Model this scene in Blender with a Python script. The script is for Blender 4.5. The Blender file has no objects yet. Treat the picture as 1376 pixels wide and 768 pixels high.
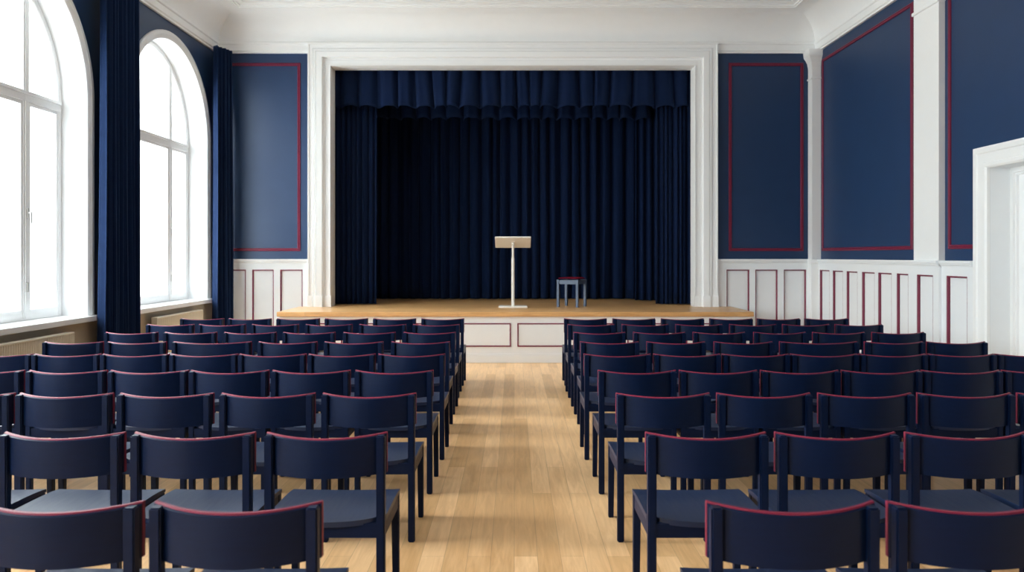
import bpy, bmesh, math, random
from mathutils import Vector, Matrix
PI = math.pi
sc = bpy.context.scene
COL = sc.collection

# ------------------------------------------------------------------ room measures (metres)
XL, XR = -4.76, 4.84          # window wall, door wall
YB = 12.5                     # proscenium wall
YR = -5.0                     # wall behind
ZS = 0.736                    # stage height
CEIL = 5.43

# ------------------------------------------------------------------ materials
def new_mat(name):
    m = bpy.data.materials.new(name); m.use_nodes = True
    nt = m.node_tree
    return m, nt, nt.nodes['Principled BSDF']

def coords(nt, scale=(1, 1, 1), rot=(0, 0, 0), kind='Object'):
    tc = nt.nodes.new('ShaderNodeTexCoord'); mp = nt.nodes.new('ShaderNodeMapping')
    mp.inputs['Scale'].default_value = scale; mp.inputs['Rotation'].default_value = rot
    nt.links.new(tc.outputs[kind], mp.inputs['Vector'])
    return mp.outputs['Vector']

def paint(name, col, rough=.5, vary=.06, scale=(3, 3, 3), bump=0.0, spec=.5, bscale=60):
    m, nt, b = new_mat(name)
    v = coords(nt, scale)
    n = nt.nodes.new('ShaderNodeTexNoise'); n.inputs['Scale'].default_value = 2.0; n.inputs['Detail'].default_value = 5
    nt.links.new(v, n.inputs['Vector'])
    mx = nt.nodes.new('ShaderNodeMix'); mx.data_type = 'RGBA'
    mx.inputs[6].default_value = tuple(c * (1 - vary) for c in col) + (1,)
    mx.inputs[7].default_value = tuple(min(1, c * (1 + vary)) for c in col) + (1,)
    nt.links.new(n.outputs['Fac'], mx.inputs[0]); nt.links.new(mx.outputs[2], b.inputs['Base Color'])
    b.inputs['Roughness'].default_value = rough
    b.inputs['Specular IOR Level'].default_value = spec
    if bump:
        n2 = nt.nodes.new('ShaderNodeTexNoise'); n2.inputs['Scale'].default_value = bscale; n2.inputs['Detail'].default_value = 3
        nt.links.new(v, n2.inputs['Vector'])
        bp = nt.nodes.new('ShaderNodeBump'); bp.inputs['Strength'].default_value = bump; bp.inputs['Distance'].default_value = .004
        nt.links.new(n2.outputs['Fac'], bp.inputs['Height']); nt.links.new(bp.outputs['Normal'], b.inputs['Normal'])
    return m

def planks(name, c1, c2, groove, rot, length, width, rough, grain=(9, .7, 9)):
    m, nt, b = new_mat(name)
    v = coords(nt, (1, 1, 1), (0, 0, rot))
    br = nt.nodes.new('ShaderNodeTexBrick')
    br.inputs['Color1'].default_value = c1 + (1,); br.inputs['Color2'].default_value = c2 + (1,)
    br.inputs['Mortar'].default_value = groove + (1,)
    br.inputs['Scale'].default_value = 1.0; br.inputs['Mortar Size'].default_value = .0011
    br.inputs['Mortar Smooth'].default_value = .3; br.inputs['Bias'].default_value = -.1
    br.inputs['Brick Width'].default_value = length; br.inputs['Row Height'].default_value = width
    br.offset = .37; br.offset_frequency = 2
    nt.links.new(v, br.inputs['Vector'])
    g = coords(nt, grain)
    n = nt.nodes.new('ShaderNodeTexNoise'); n.inputs['Scale'].default_value = 3.2; n.inputs['Detail'].default_value = 8
    n.inputs['Roughness'].default_value = .62; n.inputs['Distortion'].default_value = .8
    nt.links.new(g, n.inputs['Vector'])
    cr = nt.nodes.new('ShaderNodeValToRGB')
    cr.color_ramp.elements[0].position = .32; cr.color_ramp.elements[0].color = (.80, .73, .64, 1)
    cr.color_ramp.elements[1].position = .66; cr.color_ramp.elements[1].color = (1.06, 1.06, 1.06, 1)
    nt.links.new(n.outputs['Fac'], cr.inputs['Fac'])
    mx = nt.nodes.new('ShaderNodeMix'); mx.data_type = 'RGBA'; mx.blend_type = 'MULTIPLY'; mx.inputs[0].default_value = .85
    nt.links.new(br.outputs['Color'], mx.inputs[6]); nt.links.new(cr.outputs['Color'], mx.inputs[7])
    # broad uneven wear
    n3 = nt.nodes.new('ShaderNodeTexNoise'); n3.inputs['Scale'].default_value = 1.1; n3.inputs['Detail'].default_value = 3
    nt.links.new(coords(nt, (1.6, .8, 1)), n3.inputs['Vector'])
    mr = nt.nodes.new('ShaderNodeMapRange'); mr.inputs['To Min'].default_value = .84; mr.inputs['To Max'].default_value = 1.12
    nt.links.new(n3.outputs['Fac'], mr.inputs['Value'])
    mx2 = nt.nodes.new('ShaderNodeMix'); mx2.data_type = 'RGBA'; mx2.blend_type = 'MULTIPLY'; mx2.inputs[0].default_value = 1
    nt.links.new(mx.outputs[2], mx2.inputs[6]); nt.links.new(mr.outputs['Result'], mx2.inputs[7])
    nt.links.new(mx2.outputs[2], b.inputs['Base Color'])
    rr = nt.nodes.new('ShaderNodeMapRange'); rr.inputs['To Min'].default_value = rough - .06; rr.inputs['To Max'].default_value = rough + .1
    nt.links.new(n.outputs['Fac'], rr.inputs['Value']); nt.links.new(rr.outputs['Result'], b.inputs['Roughness'])
    bp = nt.nodes.new('ShaderNodeBump'); bp.inputs['Strength'].default_value = .12; bp.inputs['Distance'].default_value = .002
    nt.links.new(br.outputs['Fac'], bp.inputs['Height']); bp.invert = True
    nt.links.new(bp.outputs['Normal'], b.inputs['Normal'])
    return m

def velvet(name, col, sheen=.25):
    m = paint(name, col, .92, .18, (2, 2, 6), .25, .12, 90)
    b = m.node_tree.nodes['Principled BSDF']
    b.inputs['Sheen Weight'].default_value = sheen
    b.inputs['Sheen Roughness'].default_value = .45
    b.inputs['Sheen Tint'].default_value = (.10, .2, .5, 1)
    return m

def stained(name, col, rough, grain=(1.2, 14, 14)):
    m, nt, b = new_mat(name)
    v = coords(nt, grain)
    n = nt.nodes.new('ShaderNodeTexNoise'); n.inputs['Scale'].default_value = 5; n.inputs['Detail'].default_value = 7
    nt.links.new(v, n.inputs['Vector'])
    mx = nt.nodes.new('ShaderNodeMix'); mx.data_type = 'RGBA'
    mx.inputs[6].default_value = tuple(c * .75 for c in col) + (1,); mx.inputs[7].default_value = tuple(c * 1.25 for c in col) + (1,)
    nt.links.new(n.outputs['Fac'], mx.inputs[0]); nt.links.new(mx.outputs[2], b.inputs['Base Color'])
    mr = nt.nodes.new('ShaderNodeMapRange'); mr.inputs['To Min'].default_value = rough - .05; mr.inputs['To Max'].default_value = rough + .08
    nt.links.new(n.outputs['Fac'], mr.inputs['Value']); nt.links.new(mr.outputs['Result'], b.inputs['Roughness'])
    bp = nt.nodes.new('ShaderNodeBump'); bp.inputs['Strength'].default_value = .06; bp.inputs['Distance'].default_value = .002
    nt.links.new(n.outputs['Fac'], bp.inputs['Height']); nt.links.new(bp.outputs['Normal'], b.inputs['Normal'])
    return m

def matte(m, v):
    m.node_tree.nodes['Principled BSDF'].inputs['Specular IOR Level'].default_value = v; return m

M = {
    'white': paint('white_paint', (.84, .85, .85), .5, .02, bump=.03),
    'trimwhite': paint('white_gloss_paint', (.83, .84, .84), .38, .015),
    'windowwhite': paint('white_window_paint', (.74, .745, .75), .38, .01),
    'dado': paint('pale_grey_panel_paint', (.78, .805, .825), .45, .02),
    'navy': paint('navy_wall_paint', (.0092, .032, .090), .44, .10, (2, 2, 2), .06, .40, 40),
    'beige': paint('beige_wall_paint', (.42, .36, .27), .6, .06),
    'red': paint('crimson_paint', (.16, .011, .040), .42, .08, spec=.35),
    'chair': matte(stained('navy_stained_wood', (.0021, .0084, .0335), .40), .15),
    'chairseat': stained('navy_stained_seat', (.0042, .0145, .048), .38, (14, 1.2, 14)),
    'band': paint('crimson_edge_band', (.19, .010, .034), .45, .08, spec=.3),
    'velvet': velvet('navy_velvet', (.0030, .0096, .036), .32),
    'drape': velvet('navy_drape_cloth', (.0038, .0118, .039), .2),
    'floor': planks('light_oak_boards', (.86, .565, .305), (.64, .385, .175), (.40, .25, .13), PI / 2, 1.7, .12, .34),
    'deck': planks('stage_oak_boards', (.72, .43, .19), (.60, .34, .14), (.2, .12, .06), 0, 2.2, .10, .33, (.7, 9, 9)),
    'radiator': paint('cream_radiator_enamel', (.66, .60, .48), .4, .03),
    'dark': paint('black_stage_paint', (.006, .008, .014), .9, .1),
    'cream': paint('cream_lacquer', (.85, .83, .77), .4, .02),
    'stool': stained('blue_grey_stained_wood', (.05, .075, .13), .35, (14, 14, 1.2)),
    'cushion': paint('crimson_felt', (.27, .012, .035), .9, .12, (8, 8, 8), .2, .1),
    'metal': paint('brushed_handle_metal', (.55, .53, .5), .3, .05),
    'ground': paint('pale_paving', (.5, .5, .48), .8, .1),
}
M['metal'].node_tree.nodes['Principled BSDF'].inputs['Metallic'].default_value = .9

def glass_mat():
    m = bpy.data.materials.new('window_glass'); m.use_nodes = True
    nt = m.node_tree; nt.nodes.clear()
    o = nt.nodes.new('ShaderNodeOutputMaterial'); mx = nt.nodes.new('ShaderNodeMixShader')
    t = nt.nodes.new('ShaderNodeBsdfTransparent'); g = nt.nodes.new('ShaderNodeBsdfGlossy')
    t.inputs[0].default_value = (.97, .985, .98, 1); g.inputs['Roughness'].default_value = .02
    f = nt.nodes.new('ShaderNodeLayerWeight'); f.inputs['Blend'].default_value = .5
    pw_ = nt.nodes.new('ShaderNodeMath'); pw_.operation = 'POWER'; pw_.inputs[1].default_value = 5
    ml = nt.nodes.new('ShaderNodeMath'); ml.operation = 'MULTIPLY_ADD'; ml.inputs[1].default_value = .6; ml.inputs[2].default_value = .03
    nt.links.new(f.outputs['Facing'], pw_.inputs[0]); nt.links.new(pw_.outputs[0], ml.inputs[0])
    nt.links.new(ml.outputs[0], mx.inputs[0]); nt.links.new(t.outputs[0], mx.inputs[1]); nt.links.new(g.outputs[0], mx.inputs[2])
    nt.links.new(mx.outputs[0], o.inputs['Surface'])
    return m
M['glass'] = glass_mat()

# ------------------------------------------------------------------ mesh helpers
def add_box(bm, x0, x1, y0, y1, z0, z1, bev=0.0, seg=2):
    v = [bm.verts.new((x, y, z)) for z in (z0, z1) for y in (y0, y1) for x in (x0, x1)]
    fs = [bm.faces.new([v[i] for i in q]) for q in ((0, 2, 3, 1), (4, 5, 7, 6), (0, 1, 5, 4), (2, 6, 7, 3), (0, 4, 6, 2), (1, 3, 7, 5))]
    if bev:
        es = list({e for f in fs for e in f.edges})
        bmesh.ops.bevel(bm, geom=es, offset=bev, segments=seg, profile=.5, affect='EDGES')

def box(x0, x1, y0, y1, z0, z1, bev=0.0):
    bm = bmesh.new(); add_box(bm, x0, x1, y0, y1, z0, z1, bev); return bm

def add_cyl(bm, p, r, z0, z1, n=20, r2=None):
    r2 = r if r2 is None else r2
    a = [bm.verts.new((p[0] + r * math.cos(2 * PI * i / n), p[1] + r * math.sin(2 * PI * i / n), z0)) for i in range(n)]
    b = [bm.verts.new((p[0] + r2 * math.cos(2 * PI * i / n), p[1] + r2 * math.sin(2 * PI * i / n), z1)) for i in range(n)]
    for i in range(n):
        bm.faces.new((a[i], a[(i + 1) % n], b[(i + 1) % n], b[i]))
    bm.faces.new(a[::-1]); bm.faces.new(b)

def add_sweep(bm, path, prof, to3, closed=False, closed_prof=False):
    """prof (u,h) swept along a 2-D path; u runs along the path's left normal, mitred at corners."""
    n = len(path); rings = []
    for i, p in enumerate(path):
        p = Vector(p)
        a = Vector(path[(i - 1) % n]) if (closed or i > 0) else None
        b = Vector(path[(i + 1) % n]) if (closed or i < n - 1) else None
        d1 = (p - a).normalized() if a is not None else None
        d2 = (b - p).normalized() if b is not None else None
        d1 = d1 or d2; d2 = d2 or d1
        n1 = Vector((-d1.y, d1.x)); n2 = Vector((-d2.y, d2.x))
        mt = (n1 + n2).normalized(); mt /= max(.2, mt.dot(n1))
        rings.append([bm.verts.new(to3(p.x + mt.x * u, p.y + mt.y * u, h)) for u, h in prof])
    m = len(prof)
    for i in range(n if closed else n - 1):
        r, s = rings[i], rings[(i + 1) % n]
        for j in range(m if closed_prof else m - 1):
            k = (j + 1) % m
            bm.faces.new((r[j], r[k], s[k], s[j]))
    if closed_prof and not closed:
        bm.faces.new(rings[0]); bm.faces.new(rings[-1][::-1])

def finish(bm):
    bmesh.ops.recalc_face_normals(bm, faces=bm.faces)

def obj(name, bm, mat, parent=None, smooth=None, keep=False):
    if not keep: finish(bm)
    me = bpy.data.meshes.new(name); bm.to_mesh(me); bm.free()
    for m_ in (mat if isinstance(mat, (list, tuple)) else [mat]):
        me.materials.append(m_)
    if smooth is not None:
        me.shade_smooth()
        if smooth < 180: me.set_sharp_from_angle(angle=math.radians(smooth))
    o = bpy.data.objects.new(name, me); COL.objects.link(o)
    if parent is not None: o.parent = parent
    return o

def tag(o, label, cat, group=None, kind=None):
    o['label'] = label; o['category'] = cat
    if group: o['group'] = group
    if kind: o['kind'] = kind
    return o

def thing(name, label, cat, loc=(0, 0, 0), rz=0, group=None, kind=None):
    o = bpy.data.objects.new(name, None); COL.objects.link(o)
    o.location = loc; o.rotation_euler = (0, 0, rz); o.empty_display_size = .1
    return tag(o, label, cat, group, kind)

def struct(name, bm, mat, label, cat, smooth=None):
    return tag(obj(name, bm, mat, None, smooth), label, cat, None, 'structure')

on_back = lambda a, b, h: (a, YB - h, b)
on_right = lambda a, b, h: (XR - h, a, b)
on_left = lambda a, b, h: (XL + h, a, b)
def rect(a0, a1, b0, b1):     # counter-clockwise
    return [(a0, b0), (a1, b0), (a1, b1), (a0, b1)]

# ------------------------------------------------------------------ windows (centres along the window wall)
WIN = [-2.72, .67, 4.06, 7.45, 10.84]
R_OPEN, Z_SPRING, Z_SILL = 1.25, 3.28, .88
XF = -5.08                    # plane of the window frames

# floor and ceiling
struct('floor', box(XL - .4, XR + .4, YR - .2, YB + .2, -.1, 0), M['floor'], 'light oak plank floor running down the hall', 'floor')
struct('ceiling', box(XL - .4, XR + .4, YR - .2, YB + .2, CEIL, CEIL + .1), M['white'], 'plain white ceiling above the hall', 'ceiling')

# window wall with arched openings
def wall_left():
    bm = bmesh.new()
    def quad(y0, y1, za0, za1, zb0, zb1, mi=0):
        f = bm.faces.new([bm.verts.new((XL, y0, za0)), bm.verts.new((XL, y1, zb0)), bm.verts.new((XL, y1, zb1)), bm.verts.new((XL, y0, za1))])
        f.material_index = mi
    top = 5.1; lo = Z_SILL
    ys = [YR]
    for c in WIN:
        quad(ys[-1], c - R_OPEN, lo, top, lo, top)
        N = 36
        for i in range(N):
            t0, t1 = PI - PI * i / N, PI - PI * (i + 1) / N
            quad(c + R_OPEN * math.cos(t0), c + R_OPEN * math.cos(t1), Z_SPRING + R_OPEN * math.sin(t0), top, Z_SPRING + R_OPEN * math.sin(t1), top)
        ys.append(c + R_OPEN)
    quad(ys[-1], YB, lo, top, lo, top)
    quad(YR, YB, 0, lo, 0, lo, 1)
    for v in bm.verts: pass
    bmesh.ops.remove_doubles(bm, verts=bm.verts, dist=1e-5)
    return bm
struct('wall_left', wall_left(), [M['navy'], M['beige']], 'navy wall with tall arched windows, beige below the sills', 'wall')

def arch(c, r, z0, n=40, zs=Z_SPRING):
    """path from the foot of one jamb over the arch to the other foot"""
    p = [(c + r, z0)]
    p += [(c + r * math.cos(PI * i / n), zs + r * math.sin(PI * i / n)) for i in range(n + 1)]
    return p + [(c - r, z0)]

def make_window(k, c, names):
    w = thing('window_%d' % k, names, 'window', (0, 0, 0), kind='structure')
    # reveal
    bm = bmesh.new(); add_sweep(bm, arch(c, R_OPEN, Z_SILL - .02), [(0, .0), (0, XF - XL - .1)], on_left)
    obj('reveal', bm, M['windowwhite'], w, 40)
    # casing on the wall face (u negative = away from the opening)
    prof = [(.012, -.05), (.012, .014), (0, .026), (-.035, .030), (-.045, .040), (-.085, .040), (-.1, .026), (-.1, 0)]
    bm = bmesh.new(); add_sweep(bm, arch(c, R_OPEN, Z_SILL - .0), prof, on_left)
    obj('casing', bm, M['windowwhite'], w, 40)
    obj('window_sill', box(XF - .06, XL + .10, c - 1.40, c + 1.40, Z_SILL - .06, Z_SILL, .008), M['windowwhite'], w)
    # outer frame
    T = XF - XL
    fp = [(0, T - .05), (0, T + .04), (.060, T + .04), (.07, T + .030), (.07, T - .05)]
    bm = bmesh.new(); add_sweep(bm, arch(c, R_OPEN, Z_SILL), fp, on_left, closed_prof=True)
    add_box(bm, XF - .048, XF + .037, c - R_OPEN + .001, c + R_OPEN - .001, Z_SILL + .001, Z_SILL + .075)
    obj('window_frame', bm, M['windowwhite'], w, 40)
    ri = R_OPEN - .03
    zt = 3.195
    bm = bmesh.new(); add_box(bm, XF - .05, XF + .048, c - ri, c + ri, zt - .055, zt + .055)
    add_box(bm, XF + .04, XF + .062, c - ri, c + ri, zt + .02, zt + .05)
    obj('transom', bm, M['windowwhite'], w)
    for s in (-.62, .62):
        zh = Z_SPRING + math.sqrt(ri * ri - s * s)
        bm = bmesh.new(); add_box(bm, XF - .05, XF + .042, c + s - .045, c + s + .045, Z_SILL + .02, zh)
        add_box(bm, XF + .035, XF + .050, c + s - .022, c + s + .022, Z_SILL + .02, zh - .02)
        mu = obj('mullion', bm, M['windowwhite'], w)
        bm = bmesh.new()
        for z in (1.99, 1.22):
            add_box(bm, XF + .045, XF + .065, c + s - .014, c + s + .014, z - .05, z + .05, .004)
            if z > 1.5:
                add_box(bm, XF + .06, XF + .10, c + s - .009, c + s + .009, z - .009, z + .009, .003)
                add_box(bm, XF + .085, XF + .10, c + s - .01, c + s + .01, z - .11, z + .009, .003)
        obj('handle', bm, M['metal'], mu)
    # casement stiles round each lower light and the glass
    for a, b in ((-R_OPEN + .05, -.655), (-.585, .585), (.655, R_OPEN - .05)):
        lo, hi = c + min(a, b), c + max(a, b)
        bm = bmesh.new()
        add_sweep(bm, rect(lo, hi, Z_SILL + .065, zt - .05), [(0, T - .03), (0, T + .034), (.042, T + .034), (.042, T - .03)], on_left, True, True)
        obj('casement', bm, M['windowwhite'], w)
        obj('pane', box(XF + .012, XF + .018, lo + .02, hi - .02, Z_SILL + .085, zt - .07), M['glass'], w)
    # arched upper lights
    for a, b in ((-R_OPEN, -.62), (-.62, .62), (.62, R_OPEN)):
        bm = bmesh.new(); n = 16; r = R_OPEN - .02
        a2, b2 = max(a, -r), min(b, r)
        low, up = [], []
        for i in range(n + 1):
            y = a2 + (b2 - a2) * i / n
            z = Z_SPRING + math.sqrt(max(0, r * r - y * y))
            low.append((y, zt + .03)); up.append((y, max(z, zt + .031)))
        for X in (XF + .012, XF + .018):
            L = [bm.verts.new((X, c + y, z)) for y, z in low]; U = [bm.verts.new((X, c + y, z)) for y, z in up]
            for i in range(n): bm.faces.new((L[i], L[i + 1], U[i + 1], U[i]))
        obj('pane', bm, M['glass'], w)
    return w

wl = ['white arched window behind the audience, farthest from the stage', 'white arched window beside the camera end of the hall',
      'white arched window ahead of the nearest seats', 'large white arched window cut by the edge of the picture, before the long curtain',
      'white arched window between the two curtains, nearest the stage']
for k, c in enumerate(WIN):
    make_window(k + 1, c, wl[k])

# radiators below the windows
def radiator(c, label):
    t = thing('radiator', label, 'radiator', (XL + .03, c, 0), 0, 'radiators under the windows')
    L = .74; bm = bmesh.new(); n = 42
    for i in range(n):
        y0 = -L + 2 * L * i / n; y1 = -L + 2 * L * (i + 1) / n
        add_box(bm, .05, .115, y0 + .006, y1 - .006, .13, .735, .007, 1)
    add_box(bm, .055, .105, -L, L, .14, .72)
    obj('radiator_panel', bm, M['radiator'], t)
    obj('top_grille', box(.04, .12, -L - .005, L + .005, .728, .75, .008), M['radiator'], t)
    for s in (-1, 1):
        obj('end_panel', box(.04, .12, s * L - .008, s * L + .008, .125, .748, .006), M['radiator'], t)
        obj('bracket', box(0, .06, s * .5 - .02, s * .5 + .02, .08, .66), M['radiator'], t)
        bm = bmesh.new(); add_cyl(bm, (.08, s * (L - .06)), .012, 0, .14); obj('pipe', bm, M['radiator'], t, 40)
radiator(WIN[3], 'cream ribbed radiator under the large window nearer the viewer')
radiator(WIN[4], 'cream ribbed radiator under the arched window nearest the stage')

# proscenium wall
OX0, OX1, OZ = -2.917, 2.870, 4.56
bm = bmesh.new()
add_box(bm, XL - .1, OX0 - .01, YB, YB + .2, 0, CEIL); add_box(bm, OX1 + .01, XR + .1, YB, YB + .2, 0, CEIL)
add_box(bm, OX0 - .01, OX1 + .01, YB, YB + .2, OZ + .01, CEIL)
add_box(bm, OX0 - .01, OX1 + .01, YB, YB + .2, 0, ZS - .08)
struct('wall_back', bm, M['navy'], 'navy wall with the stage opening in it', 'wall')

# door wall
DY0, DY1, DZ = 6.55, 7.95, 2.44
bm = bmesh.new()
add_box(bm, XR, XR + .3, DY1, YB, 0, CEIL); add_box(bm, XR, XR + .3, YR, DY0, 0, CEIL); add_box(bm, XR, XR + .3, DY0, DY1, DZ, CEIL)
struct('wall_right', bm, M['navy'], 'navy wall with crimson panel mouldings and a white door', 'wall')
struct('wall_rear', box(XL - .4, XR + .4, YR - .1, YR, 0, CEIL), M['navy'], 'navy wall behind the audience', 'wall')

# dark stage house behind the opening
for nm, b_ in (('wall_stage_left', (-3.75, -3.6, YB + .2, 15.3, 0, 5.7)), ('wall_stage_right', (3.6, 3.75, YB + .2, 15.3, 0, 5.7)),
               ('wall_stage_back', (-3.75, 3.75, 15.3, 15.45, 0, 5.7)), ('ceiling_stage', (-3.75, 3.75, YB + .2, 15.45, 5.6, 5.7)),
               ('wall_stage_header', (-3.75, 3.75, YB + .2, YB + .22, 4.9, 5.7))):
    struct(nm, box(*b_), M['dark'], 'black painted ' + {'l': 'side wall beside the stage at the window side', 'r': 'side wall beside the stage at the door side', 'b': 'wall behind the stage curtain', 'g': 'ceiling over the stage', 'h': 'header above the stage valance'}[nm.split('_')[-1][0] if 'ceiling' not in nm else 'g'], 'wall' if 'wall' in nm else 'ceiling')

# cornice, cove and ceiling moulding, all round
cprof = [(0, 4.775), (.035, 4.775), (.035, 4.80), (.05, 4.815), (.05, 4.90), (.065, 4.915), (.065, 4.94), (.05, 4.955)]
for i in range(15):
    a = PI / 2 * i / 14
    cprof.append((.05 + .49 * (1 - math.cos(a)), 4.955 + .385 * math.sin(a)))
cprof += [(.55, 5.335), (.55, 5.352), (.575, 5.358), (.575, 5.375), (.60, 5.39), (.64, 5.395), (.64, 5.41), (.70, 5.415), (.70, CEIL + .005)]
bm = bmesh.new()
add_sweep(bm, rect(XL, XR, YR, YB), cprof, lambda a, b, h: (a, b, h), True)
struct('trim_1', bm, M['white'], 'white cornice and curved cove where the walls meet the ceiling', 'cornice', 25)

# proscenium frame
PY = YB
PW = .357
pprof = [(0, 0), (0, .12), (-.0, .125), (.022, .125), (.03, .112), (.075, .112), (.082, .098), (.094, .098), (.1, .125), (.122, .125), (.13, .112),
         (.138, .130), (.226, .130), (.230, .07), (.262, .058), (.270, .07), (.335, .07), (.338, .088), (.352, .094), (PW, .085), (PW, -.22)]
pprof = [(-u, h) for u, h in pprof]
oz = OZ + PW
path = [(OX0 - PW, ZS), (OX0 - PW, oz), (OX1 + PW, oz), (OX1 + PW, ZS)]
t = thing('proscenium_frame', 'tall white moulded frame round the stage opening', 'stage frame', (0, 0, 0), kind='structure')
bm = bmesh.new(); add_sweep(bm, path, pprof, on_back); obj('moulded_frame', bm, M['trimwhite'], t, 30)
for x0, s in ((OX0 - PW, 1), (OX1 + PW, -1)):
    bm = bmesh.new()
    sp = [(x0 + s * .0, ZS), (x0 + s * .0, ZS + .165)]
    pl = [(-.006, -.0), (-.006, .135), (.078, .135), (.082, .115), (.118, .115), (.122, .148), (.236, .148), (.24, .095), (.268, .085), (.272, .100), (PW + .008, .100), (PW + .008, .0)]
    f = []
    for z in (ZS, ZS + .16, ZS + .175):
        sh = .006 if z > ZS + .17 else 0
        f.append([bm.verts.new((x0 + s * u, YB - max(0, h - sh), z)) for u, h in pl])
    for a, b in zip(f, f[1:]):
        for j in range(len(pl) - 1): bm.faces.new((a[j], a[j + 1], b[j + 1], b[j]))
    bm.faces.new(f[-1])
    obj('plinth', bm, M['trimwhite'], t, 30)

# ------------------------------------------------------------------ stage
SX0, SX1, SY = -3.42, 3.45, 11.25
st = thing('stage', 'low stage with oak deck and white panelled front at the end of the hall', 'stage', (0, 0, 0))
bm = bmesh.new()
pts = [(SX0, SY), (SX1, SY), (SX1, YB - .03), (SX0, YB - .03)]
lo = [bm.verts.new((x, y, ZS - .066)) for x, y in pts]; up = [bm.verts.new((x, y, ZS)) for x, y in pts]
bm.faces.new(lo[::-1]); bm.faces.new(up)
for i in range(len(pts)):
    j = (i + 1) % len(pts); bm.faces.new((lo[i], lo[j], up[j], up[i]))
finish(bm)
es = [e for e in bm.edges if all(abs(v.co.y - SY) < 1e-4 for v in e.verts) and abs(e.verts[0].co.x - e.verts[1].co.x) > 1]
bmesh.ops.bevel(bm, geom=es, offset=.008, segments=3, affect='EDGES')
obj('deck', bm, M['deck'], st)
bm = bmesh.new()
add_box(bm, OX0, OX1, YB - .03, YB + .2, ZS - .066, ZS); add_box(bm, -3.6, 3.6, YB + .2, 15.3, ZS - .066, ZS)
struct('floor_stage', bm, M['deck'], 'oak boards of the stage behind the white frame', 'floor')
FY = 11.30
bm = bmesh.new()
add_box(bm, SX0 + .03, SX1 - .03, FY, FY + .06, 0, ZS - .066)
add_box(bm, SX0 + .03, SX0 + .09, FY + .06, YB - .05, 0, ZS - .066); add_box(bm, SX1 - .09, SX1 - .03, FY + .06, YB - .05, 0, ZS - .066)
obj('front_panel', bm, M['dado'], st)
bm = bmesh.new()
add_box(bm, SX0 + .015, SX1 - .015, FY - .018, FY, 0, .115, .004); add_box(bm, SX0 + .02, SX1 - .02, FY - .010, FY, .115, .135, .003)
obj('skirting', bm, M['dado'], st)
pw = .757
xs = []
x = .045
while x + pw < SX1: xs.append((x, x + pw)); x += pw + .093
x = -.048
while x - pw > SX0: xs.append((x - pw, x)); x -= pw + .093
for a, b in xs:
    bm = bmesh.new()
    add_sweep(bm, rect(a, b, .232, .572), [(0, 0), (0, .010), (.006, .014), (.014, .010), (.018, 0)], lambda a_, b_, h: (a_, FY - h, b_), True, True)
    obj('panel_moulding', bm, M['red'], st)['label'] = 'thin crimson panel line'

# ------------------------------------------------------------------ dado panelling
def wainscot(name, a0, a1, panels, to3, label, z0=.22, z1=1.325, ztop=1.425):
    """board with recessed panels, each edged by a thin crimson bead"""
    t = thing(name, label, 'wainscot', (0, 0, 0), kind='structure')
    bm = bmesh.new()
    def bx(p0, p1, q0, q1, h0, h1):
        v = [bm.verts.new(to3(a, b, h)) for h in (h0, h1) for b in (q0, q1) for a in (p0, p1)]
        for q in ((0, 2, 3, 1), (4, 5, 7, 6), (0, 1, 5, 4), (2, 6, 7, 3), (0, 4, 6, 2), (1, 3, 7, 5)): bm.faces.new([v[i] for i in q])
    bx(a0, a1, 0, ztop, .0, .006)
    bx(a0, a1, z1, ztop, .006, .04); bx(a0, a1, 0, z0, .006, .04)
    edges = [a0] + [e for p in panels for e in p] + [a1]
    for i in range(0, len(edges), 2):
        if edges[i + 1] - edges[i] > .002: bx(edges[i], edges[i + 1], z0, z1, .006, .04)
    obj('panelling', bm, M['dado'], t)
    bm = bmesh.new()
    add_sweep(bm, [(a0, ztop), (a1, ztop)], [(-.0, .0), (-.0, .048), (.012, .05), (.02, .062), (.035, .066), (.04, .075), (.062, .075), (.068, .066), (.068, 0)], to3, False, True)
    obj('dado_rail', bm, M['dado'], t)
    bm = bmesh.new(); bx(a0, a1, 0, .13, .04, .055); obj('skirting', bm, M['dado'], t)
    for a, b in panels:
        bm = bmesh.new()
        add_sweep(bm, rect(a, b, z0, z1), [(0, .006), (0, .036), (.009, .038), (.018, .026), (.018, .006)], to3, True, True)
        obj('panel_moulding', bm, M['red'], t)['label'] = 'thin crimson panel line'
FL, FR = OX0 - PW, OX1 + PW
wainscot('trim_2', XL, FL, [(-4.64, -4.28), (-4.18, -3.835), (-3.735, -3.375)], on_back, 'pale panelling with crimson lines between the small curtain and stage frame')
wainscot('trim_3', FR, 4.70, [(3.385, 3.75), (3.845, 4.20), (4.30, 4.655)], on_back, 'pale panelling with crimson lines between stage frame and corner column')
wainscot('trim_4', 9.33, 12.33, [(9.52, 9.81), (9.94, 10.31), (10.41, 10.79), (10.93, 11.29), (11.41, 11.78), (11.90, 12.28)], on_right, 'row of narrow pale panels on the door wall below the big crimson frame')
wainscot('trim_5', DY1 + .22, 8.78, [(8.28, 8.68)], on_right, 'pale panelling between the flat white pillar and the door')
wainscot('trim_6', YR, DY0 - .22, [(YR + .3 + .55 * i, YR + .72 + .55 * i) for i in range(20)], on_right, 'pale panelling on the door wall beyond the door')

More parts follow.
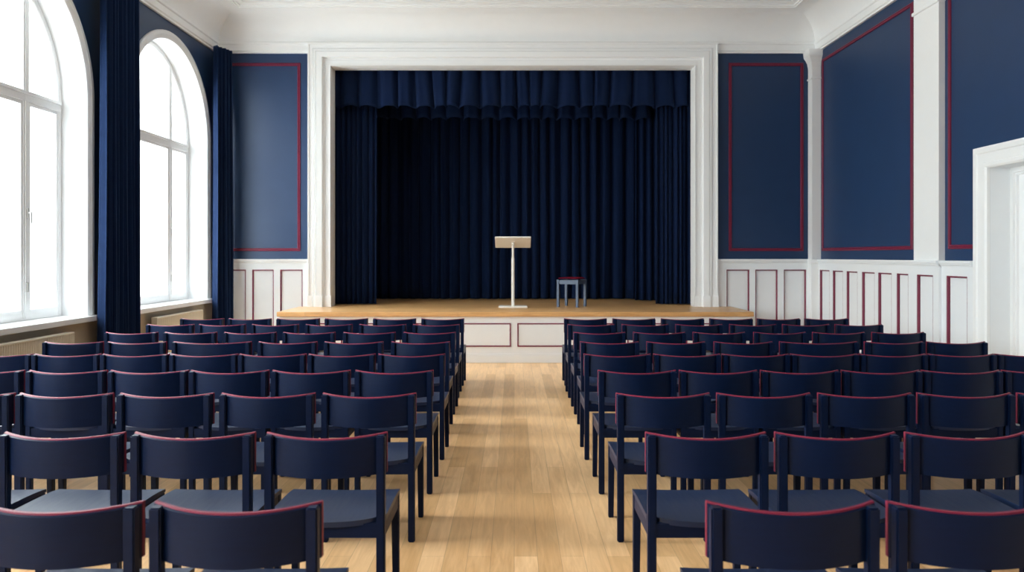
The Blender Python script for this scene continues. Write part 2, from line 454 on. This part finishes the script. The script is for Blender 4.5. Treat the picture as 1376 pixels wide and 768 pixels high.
# flat pilaster on the door wall
t = thing('trim_7', 'flat white pillar on the door wall between two crimson frames', 'pilaster', (0, 0, 0), kind='structure')
on_pil = lambda a, b, h: (XR - .03 - h, a, b)
bm = bmesh.new(); add_box(bm, XR - .07, XR, 8.78, 9.33, 1.43, 4.80)
obj('shaft', bm, M['trimwhite'], t)
bm = bmesh.new(); add_box(bm, XR - .09, XR, 8.76, 9.35, 4.40, 4.44, .008); add_box(bm, XR - .085, XR, 8.765, 9.345, 4.70, 4.80, .008)
obj('capital', bm, M['trimwhite'], t)
wainscot('trim_8', 8.78, 9.33, [(8.90, 9.26)], on_pil, 'panelled foot of the flat white pillar')
bm = bmesh.new(); add_box(bm, XR - .029, XR, 8.781, 9.329, 0, 1.49); obj('pedestal', bm, M['dado'], t)

# slim corner column
t = thing('trim_9', 'slim white column with small capital in the corner by the stage', 'column', (0, 0, 0), kind='structure')
bm = bmesh.new(); add_box(bm, 4.70, XR, 12.33, YB, 1.49, 4.80); add_box(bm, 4.685, XR, 12.315, YB, 0, 1.425)
obj('shaft', bm, M['trimwhite'], t)
bm = bmesh.new(); add_box(bm, 4.67, XR, 12.30, YB, 1.425, 1.493, .01); obj('dado_rail', bm, M['trimwhite'], t)
bm = bmesh.new()
add_box(bm, 4.68, XR, 12.31, YB, 4.33, 4.36, .008)
lv = [(4.70, 12.33, 4.52), (4.685, 12.315, 4.60), (4.655, 12.285, 4.66), (4.63, 12.26, 4.69), (4.62, 12.25, 4.79)]
rg = [[bm.verts.new(p) for p in ((x, y, z), (XR, y, z), (XR, YB, z), (x, YB, z))] for x, y, z in lv]
for a, b in zip(rg, rg[1:]):
    for i in range(4): bm.faces.new((a[i], a[(i + 1) % 4], b[(i + 1) % 4], b[i]))
bm.faces.new(rg[0]); bm.faces.new(rg[-1])
obj('capital', bm, M['trimwhite'], t)

# crimson panel mouldings on the navy walls
mprof = [(0, 0), (0, .010), (.005, .016), (.014, .018), (.019, .010), (.027, .010), (.032, .021), (.041, .021), (.046, .012), (.048, 0)]
def moulding(name, a0, a1, to3, label, z0=1.62, z1=4.625):
    bm = bmesh.new(); add_sweep(bm, rect(a0, a1, z0, z1), mprof, to3, True, True)
    struct(name, bm, M['red'], label, 'moulding')
moulding('trim_10', -4.64, -3.42, on_back, 'crimson moulding frame on the navy wall by the small curtain')
moulding('trim_11', 3.43, 4.625, on_back, 'crimson moulding frame on the navy wall between stage frame and corner column')
moulding('trim_12', 9.47, 12.27, on_right, 'large crimson moulding frame between corner column and flat pillar')
bm = bmesh.new()      # the frame broken by the door head
add_sweep(bm, [(DY1 + .22, 1.62), (8.70, 1.62), (8.70, 4.625), (DY0 - .7, 4.625), (DY0 - .7, 1.62), (DY0 - .22, 1.62)], mprof, on_right, False, True)
struct('trim_13', bm, M['red'], 'crimson moulding frame rising beside and over the door', 'moulding')

# door
t = thing('door_1', 'white door set deep in a moulded white frame', 'door', (0, 0, 0), kind='structure')
cp = [(0, -.02), (0, .03), (.02, .045), (.05, .045), (.06, .035), (.15, .035), (.16, .05), (.2, .055), (.22, .045), (.22, 0)]
bm = bmesh.new(); add_sweep(bm, [(DY1, 0), (DY1, DZ), (DY0, DZ), (DY0, 0)], [(-u, h) for u, h in cp], on_right); obj('casing', bm, M['trimwhite'], t, 30)
bm = bmesh.new(); add_sweep(bm, [(DY1, 0), (DY1, DZ), (DY0, DZ), (DY0, 0)], [(0.001, 0), (0.001, -.29)], on_right); obj('reveal', bm, M['dado'], t)
bm = bmesh.new(); add_sweep(bm, [(DY1, 0), (DY1, DZ), (DY0, DZ), (DY0, 0)], [(0.0, -.20), (.05, -.20), (.055, -.22), (.075, -.22), (.08, -.24), (.08, -.29)], on_right); obj('door_frame', bm, M['trimwhite'], t)
lf = obj('door_leaf', box(XR + .245, XR + .285, DY0 + .07, DY1 - .07, .005, DZ - .07), M['trimwhite'], t)
for z0, z1 in ((.2, 1.0), (1.15, 2.2)):
    for y0, y1 in ((DY0 + .16, 7.20), (7.30, DY1 - .16)):
        bm = bmesh.new(); add_sweep(bm, rect(y0, y1, z0, z1), [(0, -.245), (0, -.235), (.015, -.23), (.03, -.24), (.03, -.245)], on_right, True, True); obj('panel_moulding', bm, M['trimwhite'], lf)
bm = bmesh.new(); add_box(bm, XR + .19, XR + .25, 7.20, 7.215, 1.04, 1.06, .003); add_box(bm, XR + .19, XR + .21, 7.09, 7.215, 1.04, 1.06, .003); obj('door_handle', bm, M['metal'], lf)

# ------------------------------------------------------------------ curtains
def curtain(name, label, p0, p1, z0, z1, folds, amp, seed, mat, group=None, flare=.0, hem=.0, ease=.0, nv=18, scallop=0, top_amp=.75, sharp=.35, box_=0):
    """hanging cloth: irregular rounded folds along the line p0-p1"""
    rnd = random.Random(seed)
    p0, p1 = Vector(p0), Vector(p1); d = (p1 - p0); L = d.length; d.normalize(); nrm = Vector((d.y, -d.x))
    per = 14
    w = [rnd.uniform(.65, 1.35) for _ in range(folds)]; S = sum(w); w = [v / S for v in w]
    am = [rnd.uniform(.55, 1.15) for _ in range(folds + 1)]
    dr = [rnd.uniform(-1, 1) for _ in range(folds + 1)]
    hz = [rnd.uniform(.2, 1) for _ in range(folds + 1)]
    s_list = []; u = 0
    for k in range(folds):
        for i in range(per): s_list.append((u + w[k] * i / per, k, i / per))
        u += w[k]
    s_list.append((1, folds - 1, 1.0))
    bm = bmesh.new(); rows = []
    for j in range(nv + 1):
        t = j / nv                                  # 0 at the top
        row = []
        for s, k, fr in s_list:
            a = am[k] * (1 - fr) + am[k + 1] * fr
            drift = dr[k] * (1 - fr) + dr[k + 1] * fr
            ph = 2 * PI * fr
            wave = math.cos(ph) + sharp * math.cos(2 * ph) * .5 + .18 * math.sin(3 * ph + k * 1.7)
            if box_: wave = math.tanh(box_ * (math.cos(ph) + .15 * math.sin(2 * ph + k))) + .12 * math.cos(3 * ph + k)
            A = amp * a * (top_amp + (1 - top_amp) * t ** .7)
            x = s + (w[k] * .18 * math.sin(ph) * a) + drift * (.010 if scallop else .012 * min(1, folds / 14) / max(1, folds / 8)) * t ** 1.5
            x = .5 + (x - .5) * (1 + flare * t * t)
            y = A * wave + ease * t
            y += amp * .18 * math.sin(t * 5 + k * 1.3) * t
            q = p0 + d * (x * L) + nrm * y
            z = z1 + (z0 - z1) * t
            if scallop: z += t * scallop * (.6 * math.cos(ph) - .35 * (hz[k] * (1 - fr) + hz[k + 1] * fr))
            elif hem: z += t ** 8 * hem * math.cos(ph) * a
            row.append(bm.verts.new((q.x, q.y, z)))
        rows.append(row)
    for a, b in zip(rows, rows[1:]):
        for i in range(len(a) - 1): bm.faces.new((a[i], a[i + 1], b[i + 1], b[i]))
    o = obj(name, bm, mat, None, 180)
    so = o.modifiers.new('thickness', 'SOLIDIFY'); so.thickness = .006; so.offset = 0
    return tag(o, label, 'curtain', group)

curtain('window_curtain', 'long navy curtain between the two arched windows', (-4.585, 8.70), (-4.585, 9.46), .03, 4.775, 11, .055, 3, M['drape'], 'curtains on the window wall', .10)
curtain('window_curtain', 'navy curtain hanging in the corner between window and stage wall', (-4.60, 11.97), (-4.50, 12.32), .03, 4.77, 5, .060, 5, M['drape'], 'curtains on the window wall', .05)
curtain('stage_valance', 'pleated navy valance across the top of the stage opening', (-2.98, 12.80), (2.96, 12.80), 3.985, 4.72, 21, .085, 11, M['velvet'], None, 0, 0, 0, 14, .03, .75, .5, 1.7)
curtain('inner_valance', 'darker short valance hanging behind the front valance', (-3.2, 13.72), (2.3, 13.72), 3.95, 4.9, 20, .07, 12, M['velvet'], None, 0, 0, 0, 12, .035, .8, .5, 1.7)
curtain('stage_curtain', 'gathered navy stage curtain at the window side of the opening', (-3.02, 13.02), (-2.285, 13.02), ZS + .012, 4.75, 8, .060, 21, M['velvet'], 'side curtains of the stage', .0)
curtain('stage_curtain', 'gathered navy stage curtain at the door side of the opening', (2.35, 13.02), (3.0, 13.02), ZS + .012, 4.75, 8, .055, 22, M['velvet'], 'side curtains of the stage', .0)
curtain('wing_curtain', 'narrow navy curtain just behind the door-side stage curtain', (2.17, 14.05), (2.95, 14.05), ZS + .012, 5.0, 7, .060, 23, M['velvet'], 'side curtains of the stage', .0)
curtain('backdrop_curtain', 'wide dark navy curtain closing the back of the stage', (-3.4, 14.62), (3.4, 14.62), ZS + .012, 5.2, 36, .10, 31, M['velvet'], None, 0, 0, 0, 18)

# ------------------------------------------------------------------ lectern
t = thing('lectern', 'slim cream lectern with tilted board standing on the stage', 'lectern', (-.02, 12.30, ZS))
obj('base_plate', box(-.225, .225, -.15, .15, 0, .022, .005), M['cream'], t)
bm = bmesh.new(); add_cyl(bm, (0, 0), .024, .02, .765, 24); add_cyl(bm, (0, 0), .027, .755, .772, 24); pole = obj('pole', bm, M['cream'], t, 40)
bm = bmesh.new(); add_cyl(bm, (0, 0), .0185, .77, 1.03, 24); obj('upper_tube', bm, M['cream'], t, 40)
bm = bmesh.new(); add_box(bm, -.28, .28, -.19, .19, -.011, .011, .004)
add_box(bm, -.28, .28, .178, .19, .011, .030, .003)
bd = obj('reading_board', bm, M['cream'], t); bd.location = (0, 0, 1.022); bd.rotation_euler = (math.radians(-24), 0, 0)
bm = bmesh.new(); add_box(bm, -.03, .03, -.045, .045, -.022, -.010, .004); add_cyl(bm, (0, 0), .02, -.045, -.012, 16)
jt = obj('tilt_joint', bm, M['cream'], t, 40); jt.location = (0, -.0, 1.022); jt.rotation_euler = (math.radians(-27), 0, 0)

# ------------------------------------------------------------------ stool
t = thing('stool', 'blue-grey wooden stool with crimson seat cushion on the stage', 'stool', (.915, 12.44, ZS), math.radians(-27))
h = .163
for sx in (-1, 1):
    for sy in (-1, 1):
        bm = bmesh.new()
        add_box(bm, sx * h - .02, sx * h + .02, sy * h - .02, sy * h + .02, 0, .432, .003)
        obj('leg', bm, M['stool'], t)
for i, (ax, s) in enumerate((('x', -1), ('x', 1), ('y', -1), ('y', 1))):
    bm = bmesh.new()
    if ax == 'x': add_box(bm, -h + .02, h - .02, s * h - .012, s * h + .012, .362, .425)
    else: add_box(bm, s * h - .012, s * h + .012, -h + .02, h - .02, .362, .425)
    obj('apron', bm, M['stool'], t)
bm = bmesh.new(); n = 14; e = h + .012
g = [[None] * (n + 1) for _ in range(n + 1)]
for i in range(n + 1):
    for j in range(n + 1):
        x, y = -e + 2 * e * i / n, -e + 2 * e * j / n
        k = (1 - (x / e) ** 4) * (1 - (y / e) ** 4)
        g[i][j] = bm.verts.new((x, y, .450 + .022 * k ** .5))
for i in range(n):
    for j in range(n): bm.faces.new((g[i][j], g[i + 1][j], g[i + 1][j + 1], g[i][j + 1]))
bmesh.ops.solidify(bm, geom=bm.faces[:], thickness=.02)
obj('seat_cushion', bm, M['cushion'], t, 60)['label'] = 'crimson padded seat'

# ------------------------------------------------------------------ chairs
def sag(u):                       # backrest bow, u in -1..1 ; positive = towards the rear of the chair
    return .080 * (1 - u * u)

def chair_parts(W):
    hw = W / 2; P = .036; D = .40
    parts = {}
    # rear legs rise into back posts; slight rake above the seat
    for nm, s in (('rear_a', -1), ('rear_b', 1)):
        bm = bmesh.new()
        x0, x1 = sorted((s * hw, s * (hw - P)))
        add_box(bm, x0, x1, 0, .040, 0, .795)
        for v in bm.verts:
            if v.co.z < .1:
                v.co.y += .004 if v.co.y < .02 else -.002
        es = list(bm.edges)
        bmesh.ops.bevel(bm, geom=es, offset=.005, segments=2, affect='EDGES')
        parts[nm] = bm
    for nm, s in (('front_a', -1), ('front_b', 1)):
        bm = bmesh.new()
        x0, x1 = sorted((s * hw, s * (hw - P)))
        add_box(bm, x0, x1, D, D + .040, 0, .428)
        for v in bm.verts:
            if v.co.z < .1:
                if abs(v.co.x) < hw - P / 2: v.co.x += s * .006
                if v.co.y < D + .02: v.co.y += .006
        bmesh.ops.bevel(bm, geom=list(bm.edges), offset=.003, segments=2, affect='EDGES')
        parts[nm] = bm
    # aprons
    bm = bmesh.new()
    for s in (-1, 1):
        x0, x1 = sorted((s * (hw - .003), s * (hw - .025)))
        add_box(bm, x0, x1, .040, D, .367, .429)
    add_box(bm, -hw + P, hw - P, .008, .03, .367, .427); add_box(bm, -hw + P, hw - P, D + .008, D + .03, .367, .427)
    parts['frame'] = bm
    # seat, dished, notched round the rear posts
    bm = bmesh.new(); nx, ny = 20, 12
    top, bot = {}, {}
    yf = D + .045
    for i in range(nx + 1):
        u = -1 + 2 * i / nx
        for j in range(ny + 1):
            v = j / ny
            wid = hw if v > 0.001 else hw
            x = u * hw
            yr = .042 if abs(x) > hw - P - .001 else .042 - .052 * (1 - (u / .86) ** 2) ** .5 if abs(u) < .86 else .042
            y = yr + (yf - yr) * v
            dish = .014 * (1 - u * u) * (1 - .65 * v) + .010 * v ** 5
            top[i, j] = bm.verts.new((x, y, .452 - dish)); bot[i, j] = bm.verts.new((x, y, .428 - dish * .9 * (1 if abs(u) < .95 else 0)))
    for i in range(nx):
        for j in range(ny):
            bm.faces.new((top[i, j], top[i + 1, j], top[i + 1, j + 1], top[i, j + 1]))
            bm.faces.new((bot[i, j + 1], bot[i + 1, j + 1], bot[i + 1, j], bot[i, j]))
    for i in range(nx):
        bm.faces.new((bot[i, 0], bot[i + 1, 0], top[i + 1, 0], top[i, 0])); bm.faces.new((top[i, ny], top[i + 1, ny], bot[i + 1, ny], bot[i, ny]))
    for j in range(ny):
        bm.faces.new((top[0, j], top[0, j + 1], bot[0, j + 1], bot[0, j])); bm.faces.new((bot[nx, j], bot[nx, j + 1], top[nx, j + 1], top[nx, j]))
    parts['seat'] = bm
    # curved backrest and its crimson band (top and both ends)
    def strip(y0, y1, z0f, z1f, u0=-1.0, u1=1.0, n=24):
        bm = bmesh.new(); rg = []
        for i in range(n + 1):
            u = u0 + (u1 - u0) * i / n; x = u * (hw + .002); b = .042 - sag(u)
            rg.append([bm.verts.new((x, b + y, z)) for y, z in ((y0, z0f(u)), (y1, z0f(u)), (y1, z1f(u)), (y0 + .004, z1f(u)), (y0, z1f(u) - .004))])
        for a, b in zip(rg, rg[1:]):
            for k in range(5): bm.faces.new((a[k], a[(k + 1) % 5], b[(k + 1) % 5], b[k]))
        bm.faces.new(rg[0]); bm.faces.new(rg[-1][::-1])
        return bm
    zt = lambda u: .796 - .012 * (1 - u * u)
    zb = lambda u: .632 - .006 * (1 - u * u)
    bm = strip(0, .020, zb, zt)
    finish(bm)
    parts['back'] = bm
    bm = strip(.007, .023, lambda u: zt(u) - .003, lambda u: zt(u) + .005)
    for s in (-1, 1):
        x0, x1 = sorted((s * (hw - .004), s * (hw + .0035)))
        add_box(bm, x0, x1, .049, .065, .632, .799)
    parts['band'] = bm
    return parts

def chair_proto(W, name):
    t = thing(name, '', 'chair')
    p = chair_parts(W)
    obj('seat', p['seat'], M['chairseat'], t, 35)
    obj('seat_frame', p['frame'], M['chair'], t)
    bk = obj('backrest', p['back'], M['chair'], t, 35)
    obj('edge_band', p['band'], M['band'], bk, 35)['label'] = 'crimson edge along top and ends of the backrest'
    for k in ('rear_a', 'rear_b', 'front_a', 'front_b'): obj('leg', p[k], M['chair'], t)
    return t

def dup(root):
    r = root.copy(); COL.objects.link(r)
    for ch in list(root.children):
        c = ch.copy(); COL.objects.link(c); c.parent = r
        for g_ in ch.children:
            d_ = g_.copy(); COL.objects.link(d_); d_.parent = c
    return r

ROWS = [
    (9.284, [-0.853, -1.428, -2.003, -2.577, -3.154, -3.723], [0.849, 1.428, 2.007, 2.586, 3.152, 3.723]),
    (8.490, [-0.851, -1.439, -2.025, -2.612, -3.19, -3.754], [0.837, 1.431, 2.017, 2.608, 3.186, 3.762]),
    (7.611, [-0.83, -1.419, -2.01, -2.588, -3.171, -3.749], [0.835, 1.422, 2.008, 2.602, 3.18, 3.762]),
    (6.767, [-0.817, -1.399, -1.975, -2.633, -3.29, -3.841], [0.831, 1.41, 1.998, 2.655, 3.311, 3.854]),
    (5.915, [-0.783, -1.315, -1.842, -2.363, -2.887, -3.408, -3.926], [0.786, 1.317, 1.841, 2.363, 2.885, 3.407, 3.929]),
    (5.066, [-0.785, -1.328, -1.862, -2.388, -2.921, -3.464], [0.803, 1.336, 1.868, 2.398, 2.922, 3.448]),
    (4.216, [-0.791, -1.343, -1.897, -2.445, -2.985], [0.811, 1.361, 1.914, 2.457, 3.003]),
    (3.267, [-0.795, -1.356, -1.909, -2.475], [0.813, 1.363, 1.916, 2.467]),
    (2.333, [-0.841, -1.388], [0.842, 1.395]),
]
ORD = ['first', 'second', 'third', 'fourth', 'fifth', 'sixth', 'seventh', 'eighth', 'ninth']
normal = chair_proto(.505, 'hall_chair'); wide = chair_proto(.675, 'wide_hall_chair')
used = {normal.name: False, wide.name: False}
for r, (y, Ls, Rs) in enumerate(ROWS):
    for side, xs_ in (('window', Ls), ('door', Rs)):
        for k, x in enumerate(xs_):
            big = (r == 3 and k == 3)
            src = wide if big else normal
            c = dup(src) if used[src.name] else src
            used[src.name] = True
            c.location = (x, y, 0)
            rw = {0: 'row nearest the stage'}.get(r, ORD[r] + ' row from the stage')
            c['label'] = '%s chair, %s from the aisle, %s side, %s' % ('extra-wide navy' if big else 'navy', ORD[k], side, rw)
            c['category'] = 'chair'
            c['group'] = 'chairs on the %s side of the aisle' % side

# ------------------------------------------------------------------ daylight
w = bpy.data.worlds.new('World'); sc.world = w; w.use_nodes = True
nt = w.node_tree; bg = nt.nodes['Background']
tc = nt.nodes.new('ShaderNodeTexCoord'); sp = nt.nodes.new('ShaderNodeSeparateXYZ'); mr = nt.nodes.new('ShaderNodeMapRange')
cr = nt.nodes.new('ShaderNodeValToRGB')
nt.links.new(tc.outputs['Generated'], sp.inputs[0]); nt.links.new(sp.outputs['Z'], mr.inputs['Value'])
mr.inputs['From Min'].default_value = -.5; mr.inputs['From Max'].default_value = 1
nt.links.new(mr.outputs['Result'], cr.inputs['Fac'])
cr.color_ramp.elements[0].color = (.58, .61, .62, 1); cr.color_ramp.elements[0].position = .2
cr.color_ramp.elements[1].color = (.90, .965, 1.0, 1); cr.color_ramp.elements[1].position = .45
nt.links.new(cr.outputs['Color'], bg.inputs['Color'])
bg.inputs['Strength'].default_value = 12.0
for c in WIN:
    l = bpy.data.lights.new('window_daylight', 'AREA'); l.shape = 'RECTANGLE'; l.size = 3.75; l.size_y = 2.6
    o = bpy.data.objects.new('window_daylight', l); COL.objects.link(o)
    o.location = (XF - .14, c, .85 + 1.85); o.rotation_euler = (0, -PI / 2, 0)
    l.cycles.is_portal = True

l = bpy.data.lights.new('sun', 'SUN'); l.energy = 1.9; l.angle = math.radians(9); l.color = (1, .98, .95)
o = bpy.data.objects.new('sun', l); COL.objects.link(o); o.location = (-12, 6, 9)
o.rotation_euler = Vector((1, -.02, -math.tan(math.radians(29)))).to_track_quat('-Z', 'Y').to_euler()

# ------------------------------------------------------------------ camera
cam = bpy.data.cameras.new('camera'); co = bpy.data.objects.new('camera', cam); COL.objects.link(co)
cam.sensor_width = 36; cam.lens = 1050 / 1376 * 36
co.location = (0, 0, 1.55); co.rotation_euler = (PI / 2, 0, 0)
cam.shift_x = -3 / 1376; cam.shift_y = -41 / 1376
cam.dof.use_dof = True; cam.dof.focus_distance = 6.0; cam.dof.aperture_fstop = 3.2
sc.camera = co

sc.view_settings.view_transform = 'Standard'; sc.view_settings.look = 'None'
sc.view_settings.gamma = 1; sc.view_settings.use_curve_mapping = False
sc.view_settings.exposure = 0.53
sc.cycles.use_denoising = True
sc.cycles.max_bounces = 14; sc.cycles.diffuse_bounces = 8; sc.cycles.glossy_bounces = 4; sc.cycles.transparent_max_bounces = 12
sc.cycles.sample_clamp_direct = 2.2; sc.cycles.sample_clamp_indirect = 10; sc.cycles.caustics_reflective = False; sc.cycles.caustics_refractive = False
